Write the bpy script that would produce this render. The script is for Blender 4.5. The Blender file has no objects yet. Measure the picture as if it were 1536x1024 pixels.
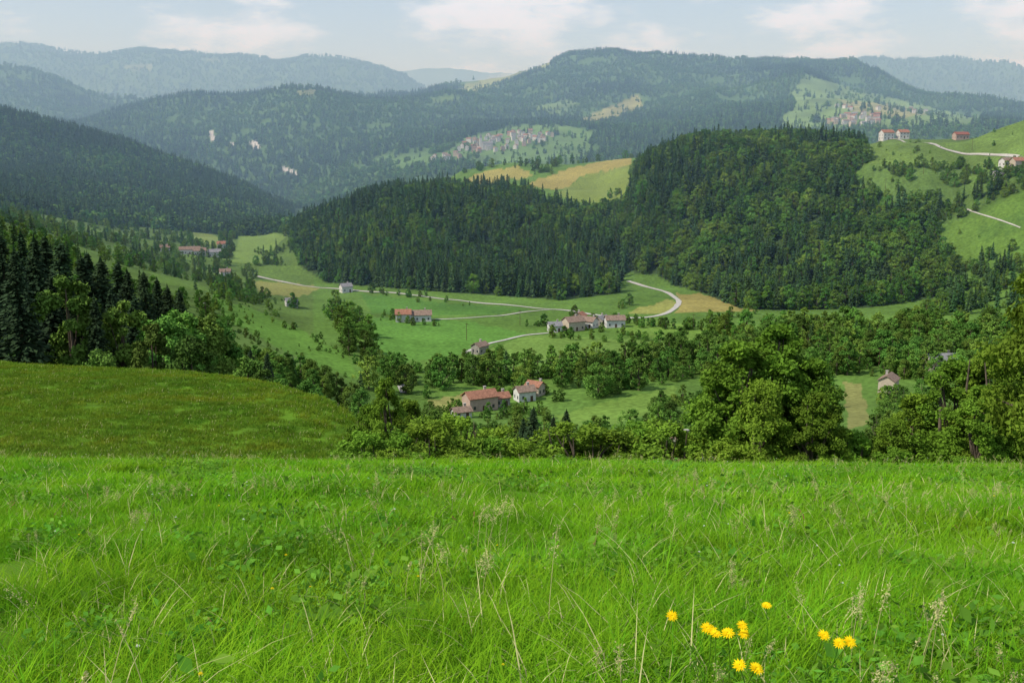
import bpy, math, random, time
import numpy as np
from mathutils import Vector, Euler
rng=np.random.default_rng(7); random.seed(7)
sc=bpy.context.scene
PIT=math.radians(10.7); F=1493.0; cp=math.cos(PIT); sp=math.sin(PIT)
# ------------------------------------------------------------------ survey helpers (bearing -> world)
def ray(u,v):
    a=u-768.; b=512.-v
    return a, b*sp+F*cp, b*cp-F*sp
def proj(x,y,z):
    dep=np.maximum(y*cp-z*sp,0.1)
    return 768+F*x/dep, 512-F*(y*sp+z*cp)/dep
def V(u,v,y):
    a,b,c=ray(u,v); return (a/b, y, c/b*y)
def Z(u,z,y):
    return ((u-768)/F*(y*cp-z*sp)/y, y, z)
def near(y): return -1.6-.2437*y-.001136*y*y
TG=np.linspace(-.78,.78,1249)
LAY=[]
def layer(pts,s=5):
    pts=sorted(pts); t=np.array([p[0] for p in pts]); 
    Y=np.interp(TG,t,[p[1] for p in pts]); Zz=np.interp(TG,t,[p[2] for p in pts])
    k=np.exp(-.5*(np.arange(-3*s,3*s+1)/s)**2); k/=k.sum()
    f=lambda a: np.convolve(np.pad(a,3*s,mode='edge'),k,mode='valid')
    LAY.append((f(Y),f(Zz)))
for yy in (4,10,20,30,38): layer([(-.8,yy,near(yy)),(.8,yy,near(yy))])
layer([V(-300,702,46),V(440,703,46),V(500,712,46),Z(560,-16.6,46),Z(1700,-16.6,46)])
layer([V(-300,540,90),V(0,548,90),V(150,554,90),V(300,570,88),V(400,586,84),V(480,608,78),V(530,640,70),V(580,715,70),V(700,728,70),V(1536,728,70)])
layer([Z(-300,-44,150),Z(0,-45,150),Z(300,-48,150),Z(480,-49,150),V(600,705,150),V(1000,700,150),V(1300,690,150),V(1536,690,150)],10)
layer([Z(-300,-40,260),Z(0,-50,260),Z(200,-58,260),V(400,600,260),V(500,622,260),V(600,660,260),V(768,655,270),V(1000,650,270),V(1200,640,280),V(1536,630,280)],10)
layer([Z(-300,-30,390),Z(0,-45,390),Z(200,-60,390),V(300,492,400),V(430,540,380),V(520,590,350),V(600,602,365),V(768,602,370),V(1100,592,380),V(1300,582,380),V(1536,570,380)],10)
layer([Z(-300,-10,600),Z(0,-42,600),V(200,405,600),V(330,455,550),V(450,475,580),V(600,473,600),V(768,470,600),V(1100,468,600),V(1300,480,560),V(1536,480,540)],8)
layer([Z(-300,10,850),V(0,330,850),V(100,352,800),V(250,392,850),V(400,410,830),V(480,425,780),V(600,437,710),V(840,449,680),V(940,427,740),V(1050,440,700),V(1200,462,640),V(1400,455,620),V(1536,440,600)])
layer([Z(-300,30,1200),V(0,310,1150),V(200,345,1150),V(330,352,1200),V(400,352,1150),V(440,345,1080),V(500,322,1050),V(560,302,1020),V(640,290,1020),V(700,292,1020),V(760,294,1000),V(820,310,960),V(880,324,930),V(935,318,910),V(962,252,950),V(1000,234,980),V(1080,219,980),V(1150,213,960),V(1200,214,950),V(1290,222,900),V(1340,206,900),V(1450,212,880),V(1536,190,850),V(1750,160,850)],3)
layer([V(-300,220,1450),V(0,270,1450),V(200,302,1450),V(330,327,1450),V(410,347,1400),Z(460,-105,1400),Z(560,-60,1300),V(640,290,1150),V(700,278,1150),V(800,276,1150),V(900,282,1120),V(950,262,1100),V(1000,244,1120),Z(1100,-10,1150),Z(1300,-10,1150),Z(1536,10,1100)],4)
layer([V(-300,170,1700),V(0,232,1700),V(200,264,1700),V(330,297,1700),V(400,320,1600),Z(450,-120,1600),Z(560,-90,1500),Z(640,-60,1400),V(690,258,1300),V(760,247,1280),V(850,247,1290),V(950,236,1280),V(1000,236,1280),Z(1100,-25,1350),Z(1300,-25,1350),Z(1536,0,1350)],4)
layer([V(-300,125,1950),V(0,175,1950),V(100,200,1950),V(200,226,1950),V(300,256,1950),V(370,282,1950),V(420,314,1900),Z(460,-130,1900),Z(560,-140,1800),Z(700,-110,1700),Z(860,-90,1700),Z(1000,-60,1750),Z(1200,-60,1750),Z(1536,-40,1750)],4)
layer([Z(-300,-100,2500),Z(120,-150,2500),V(420,305,2450),V(560,268,2400),V(640,246,2350),V(760,236,2300),V(860,240,2250),V(1000,236,2250),V(1200,212,2250),V(1300,202,2250),V(1536,205,2250)],6)
layer([Z(-300,-60,3000),Z(0,-60,3000),V(130,215,3000),V(300,240,3000),V(420,252,2900),V(560,222,2900),V(700,199,2850),V(850,189,2800),V(900,186,2800),V(1000,188,2750),V(1150,178,2700),V(1300,160,2650),V(1450,174,2650),V(1536,183,2650)],6)
layer([Z(-300,60,3900),V(0,210,3900),V(120,190,3850),V(200,167,3850),V(300,162,3850),V(380,156,3850),V(420,148,3850),V(470,137,3850),V(520,133,3850),V(640,134,3850),V(690,130,3850),V(760,140,3800),V(900,128,3800),V(1000,130,3800),V(1100,135,3700),V(1200,120,3500),V(1240,124,3500),V(1350,150,3500),V(1450,170,3500),V(1536,185,3500)],5)
layer([V(-300,95,5600),V(0,113,5600),V(60,122,5600),V(110,141,5600),V(170,160,5500),Z(260,230,5300),Z(500,250,5200),V(620,131,5000),V(690,118,4900),V(760,102,4800),V(820,88,4800),V(865,77,4800),V(920,72,4800),V(1000,77,4800),V(1080,83,4800),V(1150,90,4800),V(1200,95,4800),V(1240,106,4800),V(1300,124,4800),V(1400,140,4800),V(1536,155,4800)],4)
layer([Z(-300,150,6800),Z(1700,150,6800)])
layer([V(-300,80,9000),V(0,75,9000),V(60,73,9000),V(110,79,9000),V(160,81,9000),V(215,72,9000),V(260,76,9000),V(310,83,9000),V(380,82,9000),V(450,90,9000),V(520,98,9000),V(560,106,9000),V(610,122,9000),V(650,140,9000),V(1150,125,8800),V(1230,100,8600),V(1300,90,8600),V(1380,89,8600),V(1430,97,8600),V(1536,105,8600),V(1800,100,8600)],4)
layer([Z(-300,150,11500),Z(1700,150,11500)])
layer([V(-300,112,14000),V(500,112,14000),V(600,108,14000),V(640,105,14000),V(690,104,14000),V(730,110,14000),V(1000,125,14000),V(1536,112,14000)],4)
layer([Z(-300,0,17000),Z(1700,0,17000)])
LY=np.log(np.array([l[0] for l in LAY])); LZ=np.array([l[1] for l in LAY])
for k in range(1,len(LY)): LY[k]=np.maximum(LY[k],LY[k-1]+.01)
dX=np.diff(LY,axis=0); dl=np.diff(LZ,axis=0)/dX
LM=np.zeros_like(LZ); s=dl[:-1]*dl[1:]>0
LM[1:-1]=np.where(s,2*dl[:-1]*dl[1:]/np.where(s,dl[:-1]+dl[1:],1),0); LM[0]=dl[0]; LM[-1]=dl[-1]
# ---- value noise
def hsh(i,j,sd):
    n=(i.astype(np.int64)*374761393+j.astype(np.int64)*668265263+sd*1442695041)&0x7fffffff
    n=((n^(n>>13))*1274126177)&0x7fffffff
    return ((n^(n>>16))&0xffff)/65535.
def vn(x,y,sd=0):
    i=np.floor(x);j=np.floor(y);fx=x-i;fy=y-j
    fx=fx*fx*fx*(fx*(fx*6-15)+10);fy=fy*fy*fy*(fy*(fy*6-15)+10)
    return (hsh(i,j,sd)*(1-fx)+hsh(i+1,j,sd)*fx)*(1-fy)+(hsh(i,j+1,sd)*(1-fx)+hsh(i+1,j+1,sd)*fx)*fy
def sst(a,b,x):
    t=np.clip((x-a)/(b-a),0,1); return t*t*(3-2*t)
def H0(x,y):
    yy=np.maximum(y,1.); t=np.clip(x/yy,-.779,.779); fi=(t+.78)/(1.56)*(len(TG)-1)
    i=np.clip(fi.astype(int),0,len(TG)-2); f=fi-i
    g=lambda A:A[:,i]*(1-f)+A[:,i+1]*f
    X=g(LY);ZZ=g(LZ);M=g(LM); lx=np.log(np.maximum(yy,4.01))
    k=np.clip((X<=lx).sum(0)-1,0,len(LAY)-2)[None]
    ta=lambda A,k:np.take_along_axis(A,k,0)[0]
    x0=ta(X,k);x1=ta(X,k+1);z0=ta(ZZ,k);z1=ta(ZZ,k+1);m0=ta(M,k);m1=ta(M,k+1)
    h=x1-x0;s=np.clip((lx-x0)/h,0,1)
    z=(2*s**3-3*s*s+1)*z0+(s**3-2*s*s+s)*h*m0+(-2*s**3+3*s*s)*z1+(s**3-s*s)*h*m1
    w=sst(30,38,y); z=near(np.minimum(y,60))*(1-w)+z*w
    r=lambda L,sd:(1-2*np.abs(vn(x/L+.3*vn(x/L,y/L,9),y/L,sd)-.5))
    far=sst(2400,3600,y)
    z=z+far*(90*(r(1100,1)-.62)+60*(r(480,2)-.6)+24*(r(200,3)-.6))
    z=z+sst(1150,1500,y)*(1-.5*far)*(16*(r(260,4)-.6)+6*(vn(x/70,y/70,5)-.5))
    mid=sst(60,140,y)*(1-sst(1100,1300,y))
    z=z+mid*(2.2*(vn(x/70,y/70,6)-.5)+.9*(vn(x/22,y/22,7)-.5))
    hill=sst(720,800,y)*(1-sst(1000,1200,y))
    z=z+hill*(12*(r(130,11)-.6))
    nr=1-sst(100,140,y)
    z=z+nr*(.2*(vn(x/3.1,y/3.1,8)-.5)+.06*(vn(x/.9,y/.9,12)-.5)+.9*(vn(x/14,y/14,13)-.5)*sst(8,25,np.abs(y)))
    return z
def H(x,y):
    x=np.atleast_1d(np.asarray(x,float)).ravel(); y=np.atleast_1d(np.asarray(y,float)).ravel()
    o=np.empty(len(x))
    for a in range(0,len(x),120000): o[a:a+120000]=H0(x[a:a+120000],y[a:a+120000])
    return o
def hit(u,v,y0=100,y1=3300):
    a,b,c=ray(u,v); ys=np.geomspace(y0,y1,2500); h=H(a/b*ys,ys); g=c/b*ys-h
    k=np.where(g<=0)[0]
    i=k[0] if len(k) else int(np.argmin(g/ys))
    return np.array([a/b*ys[i],ys[i],h[i]])
def inpoly(u,v,poly):
    c=np.zeros(len(u),bool); n=len(poly)
    for i in range(n):
        x1,y1=poly[i];x2,y2=poly[(i+1)%n]
        if y1==y2: continue
        c^=((y1>v)!=(y2>v))&(u<(x2-x1)*(v-y1)/(y2-y1)+x1)
    return c
# ------------------------------------------------------------------ materials
def mat(name,col,var=.25,scale=3.,rough=.9,trans=0.,rnd=0.,col2=None,attr=None,spec=.1,hue=0.,wn=None):
    m=bpy.data.materials.new(name); m.use_nodes=True; nt=m.node_tree; N=nt.nodes; L=nt.links
    b=N['Principled BSDF']; b.inputs['Roughness'].default_value=rough; b.inputs['Specular IOR Level'].default_value=spec
    tc=N.new('ShaderNodeTexCoord'); no=N.new('ShaderNodeTexNoise'); no.inputs['Scale'].default_value=scale; no.inputs['Detail'].default_value=6
    L.new(tc.outputs['Object'],no.inputs['Vector'])
    mx=N.new('ShaderNodeMix'); mx.data_type='RGBA'
    rp=N.new('ShaderNodeMapRange'); rp.inputs[1].default_value=.32; rp.inputs[2].default_value=.68
    L.new(no.outputs['Fac'],rp.inputs[0]); L.new(rp.outputs[0],mx.inputs['Factor'])
    c2=col2 or tuple(c*(1-var) for c in col); c1=tuple(c*(1+var) for c in col) if not col2 else col
    mx.inputs['A'].default_value=(*c1,1); mx.inputs['B'].default_value=(*c2,1)
    out=mx.outputs['Result']
    if wn: # patchiness in world position: (scale, tint, lo, hi)
        ge=N.new('ShaderNodeNewGeometry')
        for i,(s_,tint,lo,hi) in enumerate(wn):
            n2=N.new('ShaderNodeTexNoise'); n2.inputs['Scale'].default_value=s_; n2.inputs['Detail'].default_value=3
            L.new(ge.outputs['Position'],n2.inputs['Vector']); r2=N.new('ShaderNodeMapRange'); r2.inputs[1].default_value=lo; r2.inputs[2].default_value=hi
            L.new(n2.outputs['Fac'],r2.inputs[0]); m3=N.new('ShaderNodeMix'); m3.data_type='RGBA'; m3.blend_type='MULTIPLY'
            L.new(r2.outputs[0],m3.inputs['Factor']); L.new(out,m3.inputs['A']); m3.inputs['B'].default_value=(*tint,1); out=m3.outputs['Result']
    if attr:
        at=N.new('ShaderNodeAttribute'); at.attribute_name=attr
        m2=N.new('ShaderNodeMix'); m2.data_type='RGBA'; m2.blend_type='MULTIPLY'; m2.inputs['Factor'].default_value=1
        L.new(at.outputs['Color'],m2.inputs['A']); L.new(out,m2.inputs['B']); out=m2.outputs['Result']
    if rnd or hue:
        oi=N.new('ShaderNodeObjectInfo'); hs=N.new('ShaderNodeHueSaturation')
        mr=N.new('ShaderNodeMapRange'); mr.inputs[3].default_value=1-rnd; mr.inputs[4].default_value=1+rnd
        L.new(oi.outputs['Random'],mr.inputs[0]); L.new(mr.outputs[0],hs.inputs['Value'])
        mu=N.new('ShaderNodeMath'); mu.operation='MULTIPLY'; mu.inputs[1].default_value=7.31; fr=N.new('ShaderNodeMath'); fr.operation='FRACT'
        L.new(oi.outputs['Random'],mu.inputs[0]); L.new(mu.outputs[0],fr.inputs[0])
        mh=N.new('ShaderNodeMapRange'); mh.inputs[3].default_value=.5-hue; mh.inputs[4].default_value=.5+hue
        L.new(fr.outputs[0],mh.inputs[0]); L.new(mh.outputs[0],hs.inputs['Hue'])
        L.new(out,hs.inputs['Color']); out=hs.outputs['Color']
    L.new(out,b.inputs['Base Color'])
    if trans:
        tr=N.new('ShaderNodeBsdfTranslucent'); ms=N.new('ShaderNodeMixShader'); ms.inputs[0].default_value=trans
        L.new(out,tr.inputs[0]); L.new(b.outputs[0],ms.inputs[1]); L.new(tr.outputs[0],ms.inputs[2]); L.new(ms.outputs[0],N['Material Output'].inputs[0])
    return m
M_leafA=mat('leaf_green',(.13,.23,.02),.35,.6,.8,.3,.2,hue=.015)
M_leafB=mat('leaf_mid',(.115,.205,.03),.35,.2,.9,0,.38,hue=.024,wn=[(.03,(.66,.76,.8),.42,.6)])
M_spr=mat('spruce_needles',(.052,.108,.033),.3,.4,.9,0,.35,hue=.02)
M_sprD=mat('dark_spruce_needles',(.024,.047,.018),.3,.4,.9,0,.25,hue=.015)
M_leafF=mat('far_leaf',(.105,.2,.04),.3,.1,.9,0,.3,hue=.02,wn=[(.004,(.7,.78,.85),.4,.6)])
M_sprF=mat('far_spruce_needles',(.052,.105,.036),.3,.4,.9,0,.3,hue=.015)
M_bark=mat('bark',(.11,.085,.06),.4,6)
PATCH=[(.9,(.55,.68,.6),.45,.66),(.22,(.76,.85,.75),.4,.62),(2.6,(.75,.82,.8),.5,.65),(.5,(1.25,1.06,1.0),.5,.68)]
M_grass=mat('meadow_grass',(.18,.38,.014),.22,5,.85,.38,.18,hue=.014,spec=.03,wn=PATCH)
M_grassD=mat('rough_grass',(.13,.215,.016),.3,3,.85,.3,.2,hue=.018,spec=.03,wn=[(.12,(.7,.82,.8),.4,.65),(.3,(1.25,.97,.9),.5,.7)])
M_herb=mat('herb_leaf',(.12,.26,.025),.25,5,.8,.3,.25,hue=.02,spec=.05)
M_dry=mat('seed_stalk',(.5,.47,.2),.2,8,.8,.3,.15)
M_red=mat('sorrel_seed',(.3,.17,.08),.25,8,.8,.2,.15)
M_yel=mat('yellow_petal',(.9,.66,.005),.06,30,.7,.2)
M_whi=mat('white_petal',(.75,.75,.68),.08,30,.6,.2)
M_road=mat('road_gravel',(.36,.34,.3),.15,.6,.95)
M_walls=[mat('plaster_white',(.54,.52,.48),.12,1.),mat('plaster_cream',(.43,.36,.27),.12,1.),mat('stone_wall',(.27,.245,.21),.3,1.5),mat('plaster_pink',(.4,.29,.23),.12,1.)]
M_roofs=[mat('roof_terracotta',(.26,.125,.08),.3,1.2),mat('roof_red',(.22,.085,.06),.3,1.2),mat('roof_grey',(.19,.185,.185),.25,1.2),mat('roof_brown',(.2,.14,.105),.3,1.2)]
M_glass=mat('window_dark',(.03,.035,.045),.2,2,.3,spec=.5)
M_wood=mat('dark_wood',(.09,.055,.035),.3,3)
M_conc=mat('chimney_plaster',(.35,.32,.28),.15,3)
# ------------------------------------------------------------------ mesh helper
def mesh_np(name,v,quads=None,tris=None,mats=(),mi=None,smooth=False):
    me=bpy.data.meshes.new(name); v=np.asarray(v,np.float32)
    q=np.zeros((0,4),int) if quads is None else np.asarray(quads,int).reshape(-1,4)
    t=np.zeros((0,3),int) if tris is None else np.asarray(tris,int).reshape(-1,3)
    me.vertices.add(len(v)); me.vertices.foreach_set('co',v.ravel())
    nl=len(q)*4+len(t)*3; me.loops.add(nl); me.loops.foreach_set('vertex_index',np.concatenate([q.ravel(),t.ravel()]).astype(np.int32))
    me.polygons.add(len(q)+len(t)); ls=np.concatenate([np.arange(len(q))*4,len(q)*4+np.arange(len(t))*3]).astype(np.int32)
    me.polygons.foreach_set('loop_start',ls)
    for m in mats: me.materials.append(m)
    if mi is not None: me.polygons.foreach_set('material_index',np.asarray(mi,np.int32))
    me.polygons.foreach_set('use_smooth',np.full(len(q)+len(t),bool(smooth)))
    me.update(calc_edges=True); me.validate(); return me
def addo(name,me,loc=(0,0,0),rz=0,scale=1,parent=None):
    o=bpy.data.objects.new(name,me); sc.collection.objects.link(o); o.location=loc; o.rotation_euler=(0,0,rz)
    o.scale=(scale,)*3 if np.isscalar(scale) else scale
    if parent: o.parent=parent
    return o
# ------------------------------------------------------------------ zones
FOREST_C=[(432,350),(470,328),(560,298),(640,284),(700,286),(762,290),(820,305),(880,320),(935,314),(958,246),(1000,228),(1080,212),(1150,205),(1200,205),(1290,215),(1305,240),(1280,262),(1290,285),(1350,315),(1400,330),(1420,380),(1440,440),(1300,462),(1170,466),(1110,462),(1050,438),(1010,428),(985,412),(940,408),(925,440),(840,450),(700,440),(560,430),(490,424),(452,400),(440,370)]
OPEN_R=[(1300,195),(1800,150),(1800,245),(1490,258),(1440,262),(1380,268),(1330,258),(1295,240)]
OPEN_R2=[(1430,338),(1536,285),(1800,268),(1800,325),(1536,316),(1465,343),(1470,362),(1536,345),(1800,345),(1800,376),(1536,370),(1440,400),(1400,372)]
SCRUB_R=[(1290,245),(1340,250),(1480,250),(1800,240),(1800,280),(1536,285),(1420,335),(1380,325),(1300,300)]
MEADOWS_M=[([(650,236),(680,222),(700,206),(760,192),(830,186),(890,196),(890,222),(870,246),(760,250),(690,246)],(.1,.17,.05)),
 ([(683,134),(720,120),(780,100),(835,86),(822,100),(770,118),(740,130),(700,140)],(.2,.23,.085)),
 ([(866,180),(905,163),(958,143),(966,160),(920,180),(885,188)],(.22,.22,.085)),
 ([(1210,112),(1240,122),(1330,146),(1400,163),(1475,178),(1460,192),(1390,187),(1330,192),(1270,194),(1190,194),(1165,182),(1195,160),(1185,140)],(.13,.2,.06)),
 ([(1255,150),(1340,158),(1400,172),(1350,178),(1280,168)],(.22,.22,.09)),
 ([(445,137),(475,135),(470,145),(448,145)],(.2,.22,.09)),
 ([(790,162),(850,150),(872,158),(830,172)],(.11,.17,.055)),
 ([(640,150),(680,143),(690,150),(660,156)],(.1,.16,.05)),([(1130,205),(1200,196),(1260,200),(1200,212)],(.1,.16,.05)),
 ([(185,98),(230,97),(228,103),(190,104)],(.17,.21,.1)),([(300,88),(330,88),(325,93)],(.17,.21,.1)),
 ([(560,236),(640,228),(660,242),(600,254)],(.085,.15,.045))]
CLIFFS=[[(312,198),(320,196),(323,212),(316,213)],[(372,212),(384,210),(391,222),(380,226)],[(420,248),(448,258),(446,264),(424,257)],[(344,214),(350,214),(352,220),(346,221)]]
FIELDS=[([(1015,440),(1080,443),(1140,464),(1105,480),(1010,476),(1020,455)],(.23,.2,.06),600,800),
 ([(995,450),(1018,452),(1000,474),(960,480),(930,474)],(.2,.21,.055),600,800),
 ([(680,280),(720,258),(775,248),(800,262),(740,275)],(.25,.225,.065),1040,1400),
 ([(785,280),(850,253),(945,235),(952,247),(880,262),(845,284)],(.25,.215,.065),1040,1400),
 ([(835,290),(880,263),(950,247),(968,262),(935,310),(860,302)],(.14,.185,.04),980,1400),
 ([(540,440),(650,452),(800,464),(700,476),(650,476),(560,470)],(.065,.145,.026),600,800),
 ([(560,475),(690,480),(790,500),(700,530),(600,545),(560,520)],(.08,.175,.03),440,700),
 ([(700,535),(790,503),(1010,512),(990,525),(830,540),(720,552)],(.115,.19,.038),400,640),
 ([(930,482),(1010,484),(1110,500),(1095,516),(1000,510),(930,495)],(.115,.195,.034),450,700),
 ([(640,600),(700,590),(690,622),(660,615)],(.19,.19,.06),280,420),
 ([(830,625),(900,605),(1020,578),(1010,600),(960,625),(880,645)],(.115,.19,.034),250,420),
 ([(380,420),(480,430),(450,446),(390,440)],(.18,.19,.055),600,900),
 ([(215,405),(300,425),(330,440),(240,425)],(.1,.17,.032),400,900),
 ([(320,445),(400,470),(520,530),(540,570),(470,548),(340,480)],(.085,.17,.026),300,620),
 ([(360,345),(430,352),(390,395),(345,400)],(.13,.2,.045),850,1300),
 ([(283,340),(330,355),(330,372),(290,365)],(.15,.2,.05),850,1300),
 ([(1265,570),(1290,575),(1305,635),(1272,645)],(.17,.175,.055),150,400)]
def paint(x,y,z):
    u,v=proj(x,y,z); n=len(x)
    ju=u+(vn(u/7,v/7,21)-.5)*7; jv=v+(vn(u/7,v/7,22)-.5)*4
    C=np.zeros((n,3)); C[:]=(.082,.15,.028)
    g=vn(x/40,y/40,31)*.5+vn(x/12,y/12,32)*.3+vn(x/4,y/4,34)*.2
    C*= (.65+.7*g)[:,None]
    left=(y>100)&(y<1200)&(u<470); C[left]=np.array((.078,.13,.028))*(.6+.8*g[left])[:,None]
    for p,c,a,b in FIELDS:
        m=inpoly(ju,jv,p)&(y>a)&(y<b); C[m]=np.array(c)*(.74+.5*g[m])[:,None]
    m=(y>420)&(y<800)&(u>540); st=vn((x*.5+y)/5.,x*0,35)*.6+vn((x*.5+y)/1.7,x/90,36)*.4; C[m]*=(.88+.24*st[m])[:,None]
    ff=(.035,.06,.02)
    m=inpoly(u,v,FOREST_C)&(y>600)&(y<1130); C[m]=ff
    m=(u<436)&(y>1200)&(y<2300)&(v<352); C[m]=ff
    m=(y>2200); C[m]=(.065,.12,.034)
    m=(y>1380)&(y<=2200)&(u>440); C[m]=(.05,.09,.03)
    for p,c in MEADOWS_M:
        m=inpoly(ju,jv,p)&(y>2000); C[m]=np.array(c)*(.6+.8*(.6*vn(x[m]/60,y[m]/60,33)+.4*vn(x[m]/150,y[m]/25,37)))[:,None]
    for p in CLIFFS:
        m=inpoly(u+(vn(u/3,v/3,41)-.5)*5,v,p)&(y>2000); C[m]=(.4,.38,.35)
    m=inpoly(ju,jv,OPEN_R)&(y>700)&(y<1150); C[m]=np.array((.095,.15,.034))*(.5+1.0*g[m])[:,None]
    m=inpoly(ju,jv,SCRUB_R)&(y>600)&(y<1150); C[m]=np.array((.08,.135,.032))*(.55+.9*g[m])[:,None]
    m=inpoly(ju,jv,OPEN_R2)&(y>500)&(y<1150); C[m]=np.array((.1,.175,.03))*(.7+.5*g[m])[:,None]
    m=y<100; C[m]=np.array((.08,.16,.01))*(.8+.5*g[m])[:,None]
    return C
# ------------------------------------------------------------------ terrain
ys=np.concatenate([np.arange(-30,38,.75),np.geomspace(38,17000,860)])
ts=np.concatenate([np.linspace(-1.1,-.605,30),np.linspace(-.6,.6,800),np.linspace(.605,1.1,30)])
YY,TT=np.meshgrid(ys,ts,indexing='ij'); XX=TT*(YY+60); x=XX.ravel(); y=YY.ravel(); z=H(x,y)
nr,nc=YY.shape; idx=np.arange(nr*nc).reshape(nr,nc)
q=np.stack([idx[:-1,:-1],idx[:-1,1:],idx[1:,1:],idx[1:,:-1]],-1).reshape(-1,4)
M_ter=mat('terrain_ground',(1.,1.,1.),.28,.5,.95,attr='Col',spec=.05)
me=mesh_np('terrain',np.stack([x,y,z],1),q,mats=[M_ter],smooth=True)
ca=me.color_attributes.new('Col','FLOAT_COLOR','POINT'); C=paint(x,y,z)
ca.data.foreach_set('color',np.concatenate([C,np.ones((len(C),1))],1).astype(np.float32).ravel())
addo('terrain',me)
tv=np.linspace(-.62,.62,500); yv=np.geomspace(38,16000,700); A,B=np.meshgrid(yv,tv,indexing='ij')
el=(H((B*A).ravel(),A.ravel())/A.ravel()).reshape(A.shape); rm=np.maximum.accumulate(el,0)
def visible(x,y,z,h):
    i=np.clip(((x/y+.62)/1.24*499).round().astype(int),0,499); j=np.clip((np.log(y/38)/np.log(16000/38)*699).astype(int)-3,0,699)
    return (z+h)/y>rm[j,i]-.004
# ------------------------------------------------------------------ trees
def unit(a): return a/np.maximum(np.linalg.norm(a,axis=1,keepdims=True),1e-9)
def leafq(C,out,size,r,asp=.55,bias=.8):
    n=len(C); nn=unit(r.normal(size=(n,3))+out*bias+np.array([0,0,.5]))
    a=unit(np.cross(nn,r.normal(size=(n,3)))); b=np.cross(nn,a); s=(size*r.uniform(.6,1.3,n))[:,None]
    v=np.stack([C+a*s,C+b*s*asp,C-a*s,C-b*s*asp],1).reshape(-1,3)
    return v,np.arange(4*n).reshape(-1,4)
def tube(p,rad,n=6):
    p=np.array(p,float); k=len(p); d=unit(np.gradient(p,axis=0)); ref=np.array([.3,1,.2]); a=unit(np.cross(d,ref)); b=np.cross(d,a)
    th=np.linspace(0,2*np.pi,n,endpoint=False)
    v=(p[:,None]+np.array(rad)[:,None,None]*(np.cos(th)[None,:,None]*a[:,None]+np.sin(th)[None,:,None]*b[:,None])).reshape(-1,3)
    q=[(i*n+j,i*n+(j+1)%n,(i+1)*n+(j+1)%n,(i+1)*n+j) for i in range(k-1) for j in range(n)]
    return v,np.array(q)
def comb(parts):
    vs=[];qs=[];mi=[];o=0
    for v,q,m in parts:
        vs.append(v);qs.append(q+o);mi.append(np.full(len(q),m));o+=len(v)
    return np.concatenate(vs),np.concatenate(qs),np.concatenate(mi)
def broad(name,seed,h,cr,base,ncl,nleaf,ls,mat_leaf,limbs=10,rcf=.3,stems=1):
    r=np.random.default_rng(seed); parts=[]
    zz=r.uniform(0,1,ncl); az=r.uniform(0,2*np.pi,ncl)
    prof=np.sqrt(np.clip(np.sin(np.pi*np.clip(zz*.86+.12,0,1)),0,1))*(1-.25*zz)
    lob=1+.22*np.sin(az*2+r.uniform(0,6))+.15*np.sin(az*3+zz*4+r.uniform(0,6))
    R=cr*prof*lob*r.uniform(.3,1.,ncl)**.6*.85
    cz=h*(base+(1-base)*zz*.93); cen=np.stack([R*np.cos(az),R*np.sin(az),cz],1)
    rc=cr*rcf*r.uniform(.55,1.3,ncl)*(1-.35*zz)
    k=r.integers(0,ncl,nleaf); d=unit(r.normal(size=(nleaf,3))); off=d*(rc[k]*r.uniform(.2,1.2,nleaf)**.8)[:,None]*np.array([1,1,.75])
    Cc=cen[k]+off; Cc[:,2]=np.maximum(Cc[:,2],.05*h)
    out=unit(off+.4*(cen[k]-np.array([0,0,h*.5])))
    v,q=leafq(Cc,out,ls,r); parts.append((v,q,0))
    for s in range(stems):
        sx=r.normal()*cr*.12*(stems>1); sy=r.normal()*cr*.12*(stems>1)
        tp=[(sx,sy,-.4),(sx+.02*h*r.normal(),sy+.02*h*r.normal(),h*.25),(sx*2+.03*h*r.normal(),sy*2+.03*h*r.normal(),h*.55),(sx*2.5,sy*2.5,h*.88)]
        v,q=tube(tp,[h*.024,h*.018,h*.011,h*.003],7); parts.append((v,q,1))
    for i in range(min(limbs,ncl)):
        c=cen[i]; z0=h*base*.7+ (c[2]-h*base*.7)*.35; st=np.array([0,0,z0]); md=(st+c)/2+np.array([0,0,.04*h])
        v,q=tube([st,md,c],[h*.009,h*.005,h*.0015],5); parts.append((v,q,1))
    v,q,m=comb(parts); return mesh_np(name,v,q,mats=[mat_leaf,M_bark],mi=m)
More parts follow.
